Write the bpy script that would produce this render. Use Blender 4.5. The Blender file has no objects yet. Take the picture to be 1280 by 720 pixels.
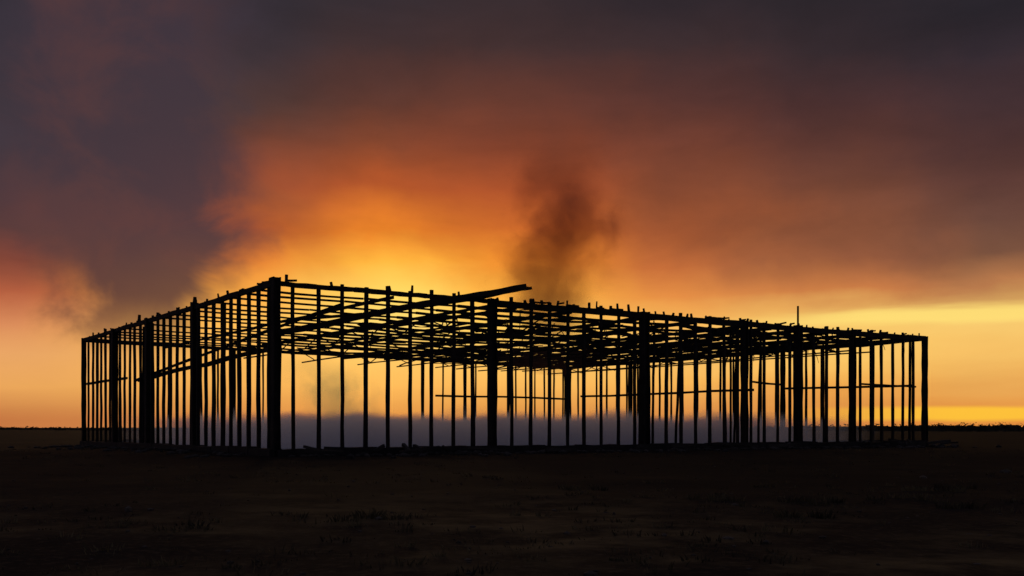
import bpy, bmesh, math, random
from mathutils import Vector, noise
random.seed(7)
sc=bpy.context.scene
sc.view_settings.view_transform='Standard'
sc.view_settings.look='None'
sc.view_settings.exposure=0
R=random.random
def U(a,b): return random.uniform(a,b)
def lin(c):
    o=[]
    for v in c:
        v/=255
        o.append(v/12.92 if v<=.04045 else ((v+.055)/1.055)**2.4)
    return (*o,1)

# ---------------------------------------------------------------- camera
cam=bpy.data.cameras.new("camera"); co=bpy.data.objects.new("camera",cam)
sc.collection.objects.link(co); sc.camera=co
co.location=(0,0,1.02); co.rotation_euler=(math.radians(90),0,0)
cam.lens=35; cam.sensor_width=36; cam.shift_y=(534.5-360)/1280
cam.clip_end=20000

# ---------------------------------------------------------------- world
w=bpy.data.worlds.new("World"); sc.world=w; w.use_nodes=True
nt=w.node_tree; N=nt.nodes; L=nt.links; N.clear()
class G:
    def __init__(s,nt): s.nt=nt
    def n(s,t,**k):
        x=s.nt.nodes.new(t)
        for a,b in k.items(): setattr(x,a,b)
        return x
    def put(s,sock,v):
        if isinstance(v,bpy.types.NodeSocket): s.nt.links.new(v,sock)
        else: sock.default_value=v
    def m(s,op,a,b=None,c=None,clamp=False):
        x=s.n('ShaderNodeMath',operation=op,use_clamp=clamp)
        s.put(x.inputs[0],a)
        if b is not None: s.put(x.inputs[1],b)
        if c is not None: s.put(x.inputs[2],c)
        return x.outputs[0]
    def mr(s,v,a,b,c=0.,d=1.,smooth=True):
        x=s.n('ShaderNodeMapRange',interpolation_type='SMOOTHSTEP' if smooth else 'LINEAR')
        s.put(x.inputs[0],v)
        for i,q in enumerate((a,b,c,d)): s.put(x.inputs[i+1],q)
        return x.outputs[0]
    def comb(s,x,y,z):
        q=s.n('ShaderNodeCombineXYZ'); s.put(q.inputs[0],x); s.put(q.inputs[1],y); s.put(q.inputs[2],z); return q.outputs[0]
    def noise(s,vec,scale,detail=4,rough=.5,dist=0.):
        q=s.n('ShaderNodeTexNoise'); s.put(q.inputs['Vector'],vec); q.inputs['Scale'].default_value=scale
        q.inputs['Detail'].default_value=detail; q.inputs['Roughness'].default_value=rough; q.inputs['Distortion'].default_value=dist
        return q.outputs[0]
    def mix(s,f,a,b,bt='MIX'):
        q=s.n('ShaderNodeMix',data_type='RGBA',blend_type=bt); s.put(q.inputs[0],f); s.put(q.inputs[6],a); s.put(q.inputs[7],b); return q.outputs[2]
g=G(nt)
tc=g.n('ShaderNodeTexCoord'); sp=g.n('ShaderNodeSeparateXYZ'); L.new(tc.outputs['Generated'],sp.inputs[0])
az=g.m('ARCTAN2',sp.outputs[0],sp.outputs[1]); el=g.m('ARCSINE',sp.outputs[2])
v1=g.comb(g.m('MULTIPLY',az,2.4),g.m('MULTIPLY',el,5.),0.3)
v2=g.comb(g.m('MULTIPLY',az,3.),g.m('MULTIPLY',el,24.),1.7)
v3=g.comb(g.m('MULTIPLY',az,5.),g.m('MULTIPLY',el,6.),4.7)
v5=g.comb(g.m('MULTIPLY',az,9.),g.m('MULTIPLY',el,11.),9.1)
n1=g.m('SUBTRACT',g.noise(v1,1.3,4,.5,.3),.5)
n2=g.m('SUBTRACT',g.noise(v2,1.6,4,.5,.2),.5)
n3=g.m('SUBTRACT',g.noise(v3,1.5,3,.5,.3),.5)
n5=g.m('SUBTRACT',g.noise(v5,1.2,5,.55,.3),.5)
amp=g.mr(el,0.03,.2,0.1,1.)
lowonly=g.mr(el,.16,.1)
rightonly=g.mr(az,.0,.25,.25,1.)
eld=g.m('ADD',el,g.m('MULTIPLY',amp,g.m('ADD',g.m('MULTIPLY',n1,.06),g.m('MULTIPLY',n5,.03))))
eld=g.m('ADD',eld,g.m('MULTIPLY',g.m('MULTIPLY',n2,.035),g.m('MULTIPLY',lowonly,rightonly)))
azd=g.m('ADD',az,g.m('ADD',g.m('MULTIPLY',n3,.12),g.m('MULTIPLY',n5,.05)))
t=g.m('DIVIDE',eld,.5,clamp=True)
ys=[525,480,440,400,360,320,280,230,180,130,60,0]
cols={
0:[(198,120,68),(234,166,92),(234,166,102),(216,138,90),(178,92,62),(128,66,54),(88,56,57),(74,53,60),(64,54,64),(58,51,60),(50,46,56),(44,42,52)],
250:[(205,130,70),(242,175,88),(248,182,92),(250,182,82),(248,162,62),(228,122,46),(184,86,44),(134,68,48),(98,58,50),(74,55,54),(54,47,55),(46,42,51)],
480:[(215,140,70),(250,185,92),(255,202,104),(255,216,112),(255,214,98),(255,182,62),(236,130,38),(180,84,40),(128,65,42),(94,54,45),(64,46,48),(51,42,48)],
640:[(215,140,70),(250,185,92),(255,205,106),(255,204,94),(252,174,64),(240,140,44),(210,107,41),(172,80,40),(132,64,42),(98,54,44),(66,46,47),(51,41,46)],
850:[(215,135,70),(245,180,88),(250,195,105),(248,184,90),(230,142,68),(200,110,56),(166,87,49),(132,70,46),(108,58,45),(84,49,45),(58,42,45),(47,38,44)],
1050:[(215,135,65),(240,170,80),(250,198,102),(252,205,110),(205,125,70),(152,90,61),(132,77,54),(110,64,49),(92,54,47),(74,46,46),(52,40,45),(43,36,42)],
1250:[(225,140,60),(230,165,84),(245,190,100),(250,205,113),(190,125,78),(122,81,62),(108,71,59),(94,59,53),(80,51,50),(66,45,48),(48,38,45),(39,34,41)]}
prev=None; pa=None
for x in sorted(cols):
    a=math.atan((x-640)/1244)
    r=g.n('ShaderNodeValToRGB'); L.new(t,r.inputs[0]); e=r.color_ramp.elements
    first=True
    for y,c in zip(ys,cols[x]):
        p=math.atan((534-y)/1244*math.cos(a))/.5
        if first: el0=e[0]; el0.position=p; el0.color=lin(c); first=False
        else:
            q=e.new(p); q.color=lin(c)
    e[len(e)-1].position=1.0; e[len(e)-1].color=lin((34,33,42))
    out=r.outputs[0]
    if prev is None: prev=out
    else: prev=g.mix(g.mr(azd,pa,a),prev,out)
    pa=a
# soft mottling of the cloud deck
v4=g.comb(g.m('MULTIPLY',az,2.6),g.m('MULTIPLY',el,8.),3.1)
st=g.noise(v4,1.7,6,.58,.4)
mul=g.mr(st,.28,.72,.82,1.14,False)
mul=g.m('ADD',g.m('MULTIPLY',g.m('SUBTRACT',mul,1.),g.mr(el,.08,.2,.35,1.)),1.)
col=g.mix(1.,prev,g.comb(mul,mul,mul),'MULTIPLY')
# bright gaps of low sky on the right
band=g.m('MULTIPLY',g.mr(az,.24,.42),g.m('SUBTRACT',1.,g.mr(g.m('ABSOLUTE',g.m('SUBTRACT',g.m('ADD',el,g.m('MULTIPLY',n2,.008)),.013)),.003,.008)))
col=g.mix(g.m('MULTIPLY',band,.9),col,lin((255,196,58)))
band2=g.m('MULTIPLY',g.mr(az,.2,.36),g.m('SUBTRACT',1.,g.mr(g.m('ABSOLUTE',g.m('SUBTRACT',g.m('ADD',el,g.m('MULTIPLY',n2,.028)),.104)),.003,.014)))
col=g.mix(g.m('MULTIPLY',band2,.9),col,lin((255,222,118)))
# distant bank of drifting smoke, low in the sky to the left
wob=g.m('MULTIPLY',n5,.16)
ac=g.m('ADD',g.mr(el,.10,.17,-.365,-.35),g.mr(el,.17,.26,0,-.03))
hw=g.mr(el,.08,.25,.06,.13,False)
dd=g.m('DIVIDE',g.m('ABSOLUTE',g.m('SUBTRACT',g.m('ADD',az,wob),ac)),hw)
sm=g.mr(g.m('ADD',dd,g.m('MULTIPLY',n3,.5)),1.25,.35)
sm=g.m('MULTIPLY',sm,g.mr(g.m('ADD',el,g.m('MULTIPLY',n5,.05)),.045,.125))
sm=g.m('MULTIPLY',sm,.93)
smc=g.mix(g.mr(el,.10,.2),lin((84,54,54)),lin((62,50,60)))
smc=g.mix(g.mr(n5,-.1,.2,0,.35),smc,lin((105,62,56)))
col=g.mix(sm,col,smc)
# dusk colour away from the glow, and clear sky overhead
back=g.mr(g.m('ABSOLUTE',az),.62,1.5)
DUSK=lin((102,104,128))
col=g.mix(back,col,DUSK)
col=g.mix(g.mr(el,.5,.95),col,DUSK)
low=g.mr(sp.outputs[2],-.02,-.2)
col=g.mix(low,col,(.006,.005,.005,1))
sky=g.n('ShaderNodeTexSky',sky_type='NISHITA',sun_disc=False,sun_elevation=math.radians(2),sun_rotation=math.radians(-8))
b1=g.n('ShaderNodeBackground'); L.new(sky.outputs[0],b1.inputs[0]); b1.inputs[1].default_value=.002
b2=g.n('ShaderNodeBackground'); L.new(col,b2.inputs[0]); b2.inputs[1].default_value=1.
ad=g.n('ShaderNodeAddShader'); L.new(b1.outputs[0],ad.inputs[0]); L.new(b2.outputs[0],ad.inputs[1])
wo=g.n('ShaderNodeOutputWorld'); L.new(ad.outputs[0],wo.inputs[0])

sl=bpy.data.lights.new("sun",'SUN'); so=bpy.data.objects.new("sun",sl); sc.collection.objects.link(so)
sl.energy=.3; sl.angle=math.radians(8); sl.color=(1,.6,.3)
d=Vector((math.sin(math.radians(-8)),math.cos(math.radians(-8)),math.tan(math.radians(4))))
so.rotation_euler=d.to_track_quat('Z','Y').to_euler()

# ---------------------------------------------------------------- materials
def mat(name):
    m=bpy.data.materials.new(name); m.use_nodes=True; t=m.node_tree
    return m,G(t),t.nodes['Principled BSDF'],t
def simple(name,c1,c2,scale,rough=.85,bump=.3):
    m,g,b,t=mat(name)
    tc=g.n('ShaderNodeTexCoord')
    n=g.noise(tc.outputs['Object'],scale,6,.6)
    g.put(b.inputs['Base Color'],g.mix(g.mr(n,.35,.65),(*c1,1),(*c2,1)))
    b.inputs['Roughness'].default_value=rough
    b.inputs['Specular IOR Level'].default_value=.1
    bp=g.n('ShaderNodeBump'); bp.inputs['Strength'].default_value=bump; bp.inputs['Distance'].default_value=.02
    t.links.new(g.noise(tc.outputs['Object'],scale*6,4),bp.inputs['Height']); t.links.new(bp.outputs[0],b.inputs['Normal'])
    return m
CHAR=simple("charred_steel",(.004,.0035,.0035),(.014,.01,.008),2.5)
CONC=simple("sooty_concrete",(.006,.005,.005),(.016,.013,.011),1.2)
RUB=simple("sooty_rubble",(.008,.007,.006),(.03,.024,.02),.6)
ROCK=simple("stone",(.015,.012,.01),(.05,.038,.028),.6)
GRASS=simple("dry_grass",(.015,.011,.006),(.075,.055,.026),.8)
SCRUB=simple("scrub",(.01,.011,.007),(.03,.026,.016),.3)

# ---------------------------------------------------------------- helpers
def obj(name,bm,m,parent=None):
    me=bpy.data.meshes.new(name); bm.to_mesh(me); bm.free()
    o=bpy.data.objects.new(name,me); sc.collection.objects.link(o); me.materials.append(m)
    if parent: o.parent=parent
    return o
def beam(bm,a,b,w,h=None,segs=1,jit=0.,sag=0.,taper=1.,ibeam=False):
    """swept member between a and b, optional H/I cross-section"""
    h=h or w; a=Vector(a); b=Vector(b); d=(b-a)
    if d.length<1e-4: return
    dn=d.normalized()
    up=Vector((0,0,1)) if abs(dn.z)<.9 else Vector((.8,.6,0))
    s=dn.cross(up).normalized(); u=s.cross(dn).normalized()
    if ibeam:
        q=.28
        prof=[(-.5,-.5),(.5,-.5),(.5,-.36),(.5*q,-.36),(.5*q,.36),(.5,.36),(.5,.5),(-.5,.5),(-.5,.36),(-.5*q,.36),(-.5*q,-.36),(-.5,-.36)]
    else: prof=[(-.5,-.5),(.5,-.5),(.5,.5),(-.5,.5)]
    rings=[]
    for i in range(segs+1):
        f=i/segs
        c=a+d*f+Vector((0,0,-sag*4*f*(1-f)))
        if 0<i<segs: c+=Vector((U(-jit,jit),U(-jit,jit),U(-jit,jit)))
        k=1+(taper-1)*f
        k*=1+U(-.09,.09)*(1 if jit else 0)
        rings.append([bm.verts.new(c+s*(p[0]*w*k)+u*(p[1]*h*k)) for p in prof])
    n=len(prof)
    for r0,r1 in zip(rings,rings[1:]):
        for j in range(n): bm.faces.new((r0[j],r0[(j+1)%n],r1[(j+1)%n],r1[j]))
    bm.faces.new(rings[0][::-1]); bm.faces.new(rings[-1])

# ---------------------------------------------------------------- building frame
A=Vector((-8.83,37.2,0)); Bc=Vector((25.0,60.3,0)); C=Vector((-26.4,61.4,0)); D=Vector((5.0,89.4,0))
H=6.5
def P(u,v,z=0.):
    p=(A*(1-u)+Bc*u)*(1-v)+(C*(1-u)+D*u)*v
    return Vector((p.x,p.y,z))
root=bpy.data.objects.new("burned_building_frame",None); sc.collection.objects.link(root)
FU=[0,.236,.448,.616,.718,.831,1.]
LV=[0,.308,.546,.76,1.]
walls={'front':lambda s,z:P(s,0,z),'left':lambda s,z:P(0,s,z),'back':lambda s,z:P(s,1,z),'right':lambda s,z:P(1,s,z)}
# main columns
bm=bmesh.new()
for u,wd in zip(FU,(.3,.31,.4,.29,.38,.3,.27)):
    beam(bm,P(u,0,-.1),P(u,0,H+(.05 if u else .14)),wd,None,8,.01,ibeam=True)
for v in LV[1:]:
    beam(bm,P(0,v,-.1),P(0,v,H+U(.0,.12)),.3 if v<1 else .24,None,8,.012,ibeam=True)
    beam(bm,P(1,v,-.1),P(1,v,H-.1),.26 if v<1 else .48,None,5,.01,ibeam=True)
for u in FU[1:-1]:
    if not .3<u<.6: beam(bm,P(u,1,-.1),P(u,1,H-.1),.2,None,5,.01,ibeam=True)
obj("main_columns",bm,CHAR,root)
# studs
bm=bmesh.new()
def studs(fn,length,main,wid,skip,gaps=(),prot=.5,step=1.0,tilt=.03,pl=(.08,.3),snap=.03):
    n=int(length/step); 
    for i in range(1,n+2):
        s=(i*step-.3)/length+U(-.04,.04)/length
        if s>=.993: break
        if any(abs(s-m)<.010 for m in main): continue
        if any(a<s<b for a,b in gaps): continue
        if R()<skip: continue
        top=H-.1+ (U(*pl) if R()<prot else 0)
        base=fn(s,-.05); tp=fn(s+U(-tilt,tilt)/length*1.5,top)
        tp+=Vector((0,U(-.05,.05),0))
        if R()<snap: tp=base.lerp(tp,U(.5,.8))
        beam(bm,base,tp,wid*U(.85,1.2),wid*U(.85,1.15),6,.012)
studs(walls['front'],40.9,FU,.12,.0,snap=0)
studs(walls['left'],29.9,LV,.12,.02,step=1.,snap=0)
studs(walls['back'],41.,FU,.105,.03,gaps=((.3,.625),),prot=0,step=1.1)
studs(walls['right'],35.,LV,.115,.05,step=1.3,prot=0)
for i in range(5):
    v=U(.03,.95); b0=P(0,v,0)+Vector((.3,0,0)); beam(bm,b0,b0+Vector((U(-.2,.2),U(-.2,.2),H-.2)),.09,.09,5,.015)
for i in range(7):
    u=U(.46,.97); b0=P(u,.02,0); beam(bm,b0,b0+Vector((U(-.25,.25),U(-.2,.2),U(5.5,H-.2))),.09,.09,5,.02)
obj("wall_studs",bm,CHAR,root)
# eave beams
bm=bmesh.new()
def eave(fn,z,w,h,n,a=0,b=1,j=.015):
    zs=[z+U(-j,j) for _ in range(n+1)]
    for i in range(n):
        beam(bm,fn(a+(b-a)*i/n,zs[i]),fn(a+(b-a)*(i+1)/n,zs[i+1]),w,h,4,.015)
eave(walls['front'],H-.08,.13,.18,6,0,.236)
eave(walls['front'],H-.12,.16,.28,10,.236,1,.05)
eave(walls['left'],H-.08,.14,.2,8)
eave(walls['back'],H-.12,.16,.2,8)
eave(walls['right'],H-.12,.2,.28,8,j=.05)
obj("eave_beams",bm,CHAR,root)
# girts
bm=bmesh.new()
def girt(fn,a,b,z0,z1,w=.13,n=6,j=.06):
    pts=[fn(a+(b-a)*i/n,z0+(z1-z0)*i/n+U(-j,j)) for i in range(n+1)]
    for p,q in zip(pts,pts[1:]): beam(bm,p,q,w,w,2,.01)
girt(lambda s,z:P(.004,s,z),.01,.62,4.05,3.5,.16,7,.05)
girt(lambda s,z:P(.004,s,z),.7,1,3.75,3.7,.13,3,.03)
girt(lambda s,z:P(s,.996,z),.645,.985,3.6,3.6,.16,4,.04)
girt(lambda s,z:P(.996,s,z),.38,.94,3.75,3.75,.17,5,.05)
girt(lambda s,z:P(.996,s,z),.02,.3,3.55,3.75,.14,3,.04)
girt(lambda s,z:P(s,.01,z),.86,.99,3.55,3.5,.1,3,.03)
girt(lambda s,z:P(s,.01,z),.64,.7,3.4,3.3,.1,2,.03)
obj("wall_girts",bm,CHAR,root)
# roof
bm=bmesh.new()
nP=17
for i in range(1,nP):
    v=i/nP
    nseg=9
    zz=[H-.1+U(-.04,.04)-(.0 if k<3 else abs(random.gauss(0,.09))) for k in range(nseg+1)]
    for k in range(nseg):
        if R()<.04: continue
        u0=k/nseg; u1=(k+1)/nseg
        t_=.07 if k<2 else .1
        beam(bm,P(u0,v,zz[k]),P(u1,v+U(-.003,.003),zz[k+1]),t_,t_*1.2,3,.012,sag=U(0,.05))
obj("roof_purlins",bm,CHAR,root)
bm=bmesh.new()
for u in FU[1:-1]+[.12,.34,.53,.665,.775,.9,.95]:
    z=H-.25
    k_=.09 if u<.3 else .12
    beam(bm,P(u,.0,z),P(u,1,z+U(-.05,.05)),k_,k_*1.4,12,.02)
    if u>.23:
        zb=H-.85; n=14
        beam(bm,P(u,.06,zb),P(u,.94,zb+U(-.1,.1)),.08,.08,10,.03)
        for k in range(n):
            v0=.06+.88*k/n; v1=v0+.88/n
            if R()<.25: continue
            beam(bm,P(u,v0,zb if k%2 else z),P(u,v1,z if k%2 else zb),.05,.05,1)
obj("roof_trusses",bm,CHAR,root)
bm=bmesh.new()
for i in range(135):
    u=random.betavariate(2.2,1.6)*.75+.24; v=U(.02,.9)
    z=H-.15-abs(random.gauss(0,.24))
    l=U(1,5); a=U(-.5,.5)+(0 if R()<.6 else 1.2)
    dirv=Vector((math.cos(a+.6),math.sin(a+.6),U(-.14,.14)))
    p=P(u,v,z); q=p+dirv*l
    q.z=max(min(q.z,H+.12),4.9)
    beam(bm,p,q,U(.04,.11),U(.04,.11),3,.05)
for i in range(60): # torn cladding scraps lying over purlins
    u=U(.25,.98); v=U(.02,.6); p=P(u,v,H-.0+U(-.15,.03))
    vs=[]
    n=random.randint(5,7)
    for k in range(n):
        an=k/n*6.283; r=U(.3,1.2)
        vs.append(bm.verts.new(p+Vector((math.cos(an)*r,math.sin(an)*r*1.1,U(-.1,.1)))))
    c=bm.verts.new(p)
    for k in range(n): bm.faces.new((c,vs[k],vs[(k+1)%n]))
for i in range(60): # hanging strips
    u=U(.25,.98); v=U(0,.5); p=P(u,v,H-.2); beam(bm,p,p+Vector((U(-.4,.4),U(-.3,.3),-U(.3,1.2))),.045,.045,3,.05,taper=.4)
obj("collapsed_roof_debris",bm,CHAR,root)
# bits standing up from the eaves
bm=bmesh.new()
def stubs(fn,n,a=0,b=1,lo=.12,hi=.4):
    for i in range(n):
        s=a+(b-a)*(i+R()*.7)/n; p=fn(s,H); hh=U(lo,hi)
        ln=U(-.07,.07); ww=U(.07,.11)
        beam(bm,p+Vector((0,0,-.1)),p+Vector((ln,0,hh)),ww,ww,2,.008,taper=U(.6,1.))
        if R()<.3: 
            l=U(.2,.7); a_=fn(s,H+.05); b_=fn(s+l/35,H+U(.02,.14)); beam(bm,a_,b_,.08,.08,2,.01)
stubs(walls['front'],5,0,.23,.14,.34)
stubs(walls['front'],15,.24,.46,.1,.36)
stubs(walls['front'],34,.46,1.,.05,.22)
stubs(walls['left'],22,.0,1.,.06,.24)
for v in (.308,.6): 
    p=P(0,v,H); beam(bm,p,p+Vector((.02,0,.38)),.16,.16,2,.01,taper=.7)
obj("roof_stubs",bm,CHAR,root)
bm=bmesh.new()
p=P(.84,.12,H-.3); beam(bm,p,p+Vector((0,0,2.15)),.085,.085,3,.0); beam(bm,p,p+Vector((0,0,.8)),.14,.14)
obj("antenna_mast",bm,CHAR,root)
# fallen beams
bm=bmesh.new()
def poly(pts,w,h,t1=1.):
    k=len(pts)-1
    for i in range(k):
        beam(bm,pts[i],pts[i+1],w*(1+(t1-1)*i/k),h*(1+(t1-1)*i/k),3,.012)
f=lambda u,z,o=-.012:P(u,o,z)
poly([f(.0,4.55),f(.045,4.95),f(.085,5.4),f(.13,5.85),f(.18,6.3),f(.225,6.68),f(.272,7.12)],.16,.24,1.2)
poly([f(.03,5.2,.02),f(.09,5.52,.01),f(.15,5.95,0),f(.21,6.42,-.006),f(.262,6.95)],.1,.12)
poly([f(.2,6.5,-.02),f(.24,6.78,-.02),f(.275,7.05,-.02)],.12,.16,.6)
for i in range(6): beam(bm,f(.262,7.0),f(.262+U(.006,.02),7.0+U(-.1,.28)),.07,.09,2,.02,taper=.2)
poly([P(.06,.25,4.7),P(.13,.2,5.3),P(.22,.12,5.9),P(.3,.06,6.5)],.12,.14)
poly([P(.25,.5,4.9),P(.4,.45,5.6),P(.55,.4,6.3)],.12,.14)
poly([P(0,.62,3.5),P(.02,.4,4.3),P(.05,.2,5.2),P(.1,.1,6.2)],.1,.11)
obj("fallen_beams",bm,CHAR,root)
# foundation
bm=bmesh.new()
for fn,n in ((walls['front'],20),(walls['left'],14),(walls['back'],16),(walls['right'],14)):
    for i in range(n):
        beam(bm,fn(i/n,.0),fn((i+.999)/n,.0),.5,.44+U(-.06,.1),2,.02)
obj("foundation_kerb",bm,CONC,root)

# ---------------------------------------------------------------- ground
def hgt(x,y):
    r=math.hypot(x,y)
    z=.05*noise.noise(Vector((x*.35,y*.35,0)))+.02*noise.noise(Vector((x*1.7,y*1.7,3)))
    z+=.12*noise.noise(Vector((x*.06,y*.06,7)))
    z+=min(r/400,1.)*.5*noise.noise(Vector((x*.008,y*.008,1)))
    return z-.05
bm=bmesh.new()
n=240; K=7.2
def sg(i):
    s=(i/n*2-1); return math.sinh(s*K)/math.sinh(K)*6000
grid=[[bm.verts.new((sg(i),sg(j)+14,0)) for i in range(n+1)] for j in range(n+1)]
for row in grid:
    for v in row: v.co.z=hgt(v.co.x,v.co.y)
for j in range(n):
    for i in range(n):
        f_=bm.faces.new((grid[j][i],grid[j][i+1],grid[j+1][i+1],grid[j+1][i])); f_.smooth=True
gm,g,b,t=mat("dry_earth")
tc=g.n('ShaderNodeTexCoord'); o=tc.outputs['Object']
big=g.noise(o,.12,5,.6,.5); med=g.noise(o,.9,6,.65); fine=g.noise(o,9,6,.7)
c1=g.mix(g.mr(big,.42,.6),(.009,.007,.006,1),(.085,.056,.024,1))
c2=g.mix(g.mr(med,.36,.66),(.008,.006,.005,1),c1)
c3=g.mix(g.m('MULTIPLY',g.mr(fine,.48,.72),.4),c2,(.08,.055,.03,1))
# soil darker further out along Y, with a noisy edge
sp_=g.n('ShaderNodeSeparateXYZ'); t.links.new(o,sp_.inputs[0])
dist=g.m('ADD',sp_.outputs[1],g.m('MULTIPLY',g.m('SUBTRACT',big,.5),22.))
far_=g.mr(dist,10,20)
c4=g.mix(g.m('MULTIPLY',far_,.9),c3,(.006,.0045,.004,1))
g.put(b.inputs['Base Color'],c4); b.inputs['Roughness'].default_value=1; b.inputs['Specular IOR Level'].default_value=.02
bp=g.n('ShaderNodeBump'); bp.inputs['Strength'].default_value=.5; bp.inputs['Distance'].default_value=.05
t.links.new(g.m('ADD',med,g.m('MULTIPLY',fine,.4)),bp.inputs['Height']); t.links.new(bp.outputs[0],b.inputs['Normal'])
obj("ground",bm,gm)

def rock(bm,p,r):
    m=bmesh.ops.create_icosphere(bm,subdivisions=1,radius=1)
    sx,sy,sz=r*U(.7,1.4),r*U(.7,1.3),r*U(.4,.8)
    for v in m['verts']:
        k=1+.35*noise.noise(v.co*1.6+Vector(p))
        v.co=Vector((v.co.x*sx*k,v.co.y*sy*k,v.co.z*sz*k))+Vector(p)
bm=bmesh.new()
for i in range(420):
    s=R(); off=abs(random.gauss(0,1.6))+.3
    p=P(s,0)+Vector((.56,-.83,0))*off if R()<.72 else P(0,s)+Vector((-.81,-.59,0))*off
    rock(bm,(p.x,p.y,hgt(p.x,p.y)+.02),U(.05,.2))
for i in range(40):
    p=P(R(),-.01); 
    a=Vector((p.x+U(-1,1),p.y-U(.2,2.5),.1)); beam(bm,a,a+Vector((U(-1.6,1.6),U(-.6,.6),U(-.05,.25))),U(.06,.16),None,2,.02)
obj("rubble",bm,RUB)
bm=bmesh.new()
for i in range(350):
    y=6+30*R()**1.3; x=U(-.6,.6)*y
    rock(bm,(x,y,hgt(x,y)+.002),U(.01,.035)*(1 if R()<.95 else 1.7))
for x,y,r in ((-4.7,12.2,.07),(-4.5,12.4,.045),(12.4,25,.14),(9.5,23,.12)):
    rock(bm,(x,y,hgt(x,y)+.01),r)
obj("stones",bm,ROCK)
# grass
bm=bmesh.new()
def tuft(x,y,r,hh,n):
    z=hgt(x,y)
    for k in range(n):
        a=U(0,6.283); d=r*math.sqrt(R()); px=x+math.cos(a)*d; py=y+math.sin(a)*d
        h=hh*U(.4,1.1); le=Vector((math.cos(a),math.sin(a),0))*U(.1,.7)*h; w_=U(.006,.014)
        q=U(0,6.283); s=Vector((math.cos(q),math.sin(q),0))*w_
        b0=Vector((px,py,z-.02))
        v=[bm.verts.new(b0-s),bm.verts.new(b0+s),bm.verts.new(b0+le*.4+Vector((0,0,h*.6))+s*.7),bm.verts.new(b0+le+Vector((0,0,h)))]
        bm.faces.new((v[0],v[1],v[2])); bm.faces.new((v[0],v[2],v[3]))
for i in range(1500):
    y=6+45*R()**1.2; x=U(-.62,.62)*y
    if noise.noise(Vector((x*.15,y*.15,2)))<-.05 and R()<.85: continue
    tuft(x,y,U(.05,.25),U(.03,.10),16)
for x,y in ((2.9,15.0),(4.4,14.6),(5.9,15.4),(6.4,14.2),(8.4,19),(1.2,18),(3.6,12.2),(-1.5,11),(7.3,17.5)):
    for k in range(4): tuft(x+U(-.45,.45),y+U(-.4,.4),.15,.12,45)
obj("dry_grass",bm,GRASS)
# distant scrub
bm=bmesh.new()
for i in range(3000):
    x=U(-420,520); y=U(330,560)
    k=noise.noise(Vector((x*.02,5,0)))+.35+(.85 if x>120 else 0)
    if k<0: continue
    h=(.5+1.9*k)*U(.3,1.)
    for q in range(7):
        c=Vector((x+U(-2.2,2.2),y+U(-1,1),U(0,h)))
        vs=[bm.verts.new(c+Vector((U(-1,1),U(-.6,.6),U(-.5,.6)))) for _ in range(3)]
        bm.faces.new(vs)
    vs=[bm.verts.new(Vector((x+dx,y,zz))) for dx,zz in ((-3,-.5),(3,-.5),(2,h*.6),(-1.5,h*.7))]
    bm.faces.new(vs)
obj("distant_scrub",bm,SCRUB)

# ---------------------------------------------------------------- smoke volumes
def volobj(name,loc,size):
    bm=bmesh.new(); bmesh.ops.create_icosphere(bm,subdivisions=3,radius=1)
    for v in bm.verts:
        c=v.co; m=max(abs(c.x),abs(c.y),abs(c.z)); v.co=Vector([c[i]/m*.35+c[i]*.65 for i in range(3)])
        v.co=Vector([v.co[i]*size[i]/2 for i in range(3)])
    m=bpy.data.materials.new(name); m.use_nodes=True; m.node_tree.nodes.clear()
    o=obj(name,bm,m); o.location=loc
    return o,m,G(m.node_tree)
def finish(m,g,dens,color,absorb,aniso=.3,rate=.5):
    pv=g.n('ShaderNodeVolumePrincipled'); pv.inputs['Color'].default_value=(*color,1)
    pv.inputs['Absorption Color'].default_value=(*absorb,1); pv.inputs['Anisotropy'].default_value=aniso
    g.put(pv.inputs['Density'],dens)
    out=g.n('ShaderNodeOutputMaterial'); m.node_tree.links.new(pv.outputs[0],out.inputs['Volume'])
    m.cycles.volume_step_rate=rate
# central plume rising off the roof
o,m,g=volobj("smoke_plume",(2.9,66,12.9),(14,9.5,17))
tc=g.n('ShaderNodeTexCoord'); s=g.n('ShaderNodeSeparateXYZ'); m.node_tree.links.new(tc.outputs['Object'],s.inputs[0])
X,Y,Z=s.outputs
nz=g.noise(tc.outputs['Object'],.42,4,.62,.5)
cx=g.m('ADD',g.m('MULTIPLY',Z,.09),g.m('MULTIPLY',g.m('SINE',g.m('MULTIPLY',Z,.7)),.35))
rx=g.m('DIVIDE',g.m('SUBTRACT',X,cx),g.mr(Z,-7,2,3.9,4.4))
ry=g.m('DIVIDE',Y,4.)
rr=g.m('SQRT',g.m('ADD',g.m('MULTIPLY',rx,rx),g.m('MULTIPLY',ry,ry)))
dd=g.m('ADD',g.m('SUBTRACT',1.,rr),g.m('MULTIPLY',g.m('SUBTRACT',nz,.5),1.9))
dd=g.mr(dd,.04,.9)
zf=g.m('MULTIPLY',g.mr(Z,-7.2,-3.2,.25,1.),g.mr(Z,8.,1.5))
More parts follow.
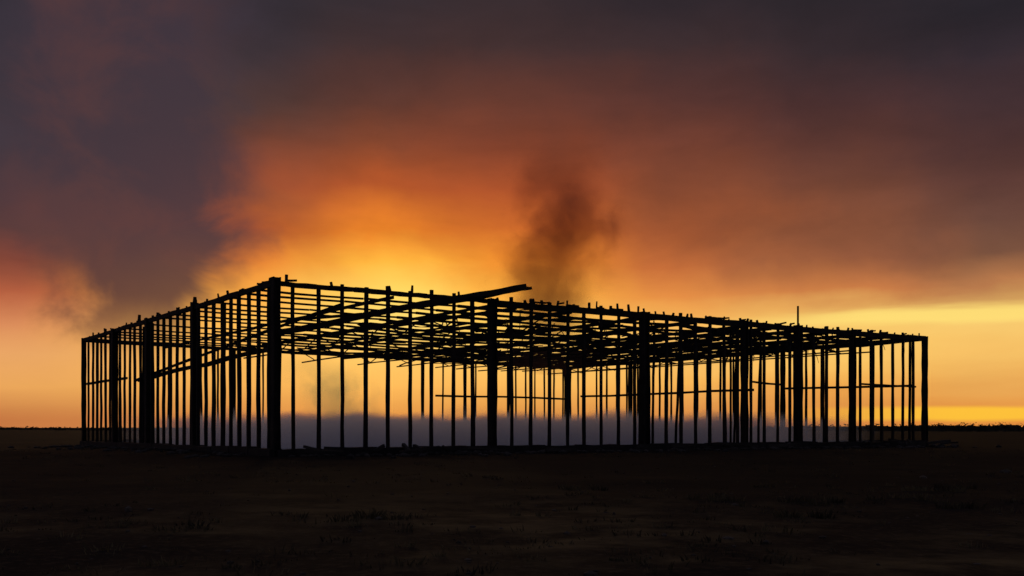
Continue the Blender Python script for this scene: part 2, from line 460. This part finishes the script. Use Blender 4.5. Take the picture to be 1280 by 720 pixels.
finish(m,g,g.m('MULTIPLY',g.m('MULTIPLY',dd,zf),.58),(.2,.12,.09),(.36,.19,.12),.3,1.1)
# low smoke lying inside the frame
o,m,g=volobj("ground_smoke",(-1.5,62,1.2),(60,54,3.4))
tc=g.n('ShaderNodeTexCoord'); s=g.n('ShaderNodeSeparateXYZ'); m.node_tree.links.new(tc.outputs['Object'],s.inputs[0])
X,Y,Z=s.outputs
nz=g.noise(tc.outputs['Object'],.2,4,.6,.3)
top=g.m('ADD',.4,g.m('MULTIPLY',g.m('SUBTRACT',nz,.5),2.8))
dd=g.mr(g.m('SUBTRACT',top,Z),-.15,.3)
e1=g.m('ADD',g.m('MULTIPLY',X,.826),g.m('MULTIPLY',Y,.564)); e2=g.m('SUBTRACT',g.m('MULTIPLY',Y,.826),g.m('MULTIPLY',X,.564))
fp=g.m('MULTIPLY',g.mr(g.m('ABSOLUTE',e1),20,14),g.mr(g.m('ABSOLUTE',e2),15.5,12.5))
finish(m,g,g.m('MULTIPLY',g.m('MULTIPLY',dd,fp),.34),(.78,.92,1.),(1,1,1.),.25,3.5)
# thin wisp
o,m,g=volobj("smoke_wisp",(-10.6,60,3.0),(9,5,5.5))
tc=g.n('ShaderNodeTexCoord'); s=g.n('ShaderNodeSeparateXYZ'); m.node_tree.links.new(tc.outputs['Object'],s.inputs[0])
X,Y,Z=s.outputs
nz=g.noise(tc.outputs['Object'],.6,4,.6,.6)
rx=g.m('DIVIDE',g.m('ADD',X,g.m('MULTIPLY',Z,.6)),2.7)
rr=g.m('SQRT',g.m('ADD',g.m('MULTIPLY',rx,rx),g.m('MULTIPLY',g.m('DIVIDE',Y,2.2),g.m('DIVIDE',Y,2.2))))
dd=g.mr(g.m('ADD',g.m('SUBTRACT',1.,rr),g.m('MULTIPLY',g.m('SUBTRACT',nz,.5),2.6)),.1,1.1)
dd=g.m('MULTIPLY',dd,g.mr(Z,2.6,0.))
finish(m,g,g.m('MULTIPLY',dd,.5),(.9,.55,.5),(.8,.45,.4),.5,1.)
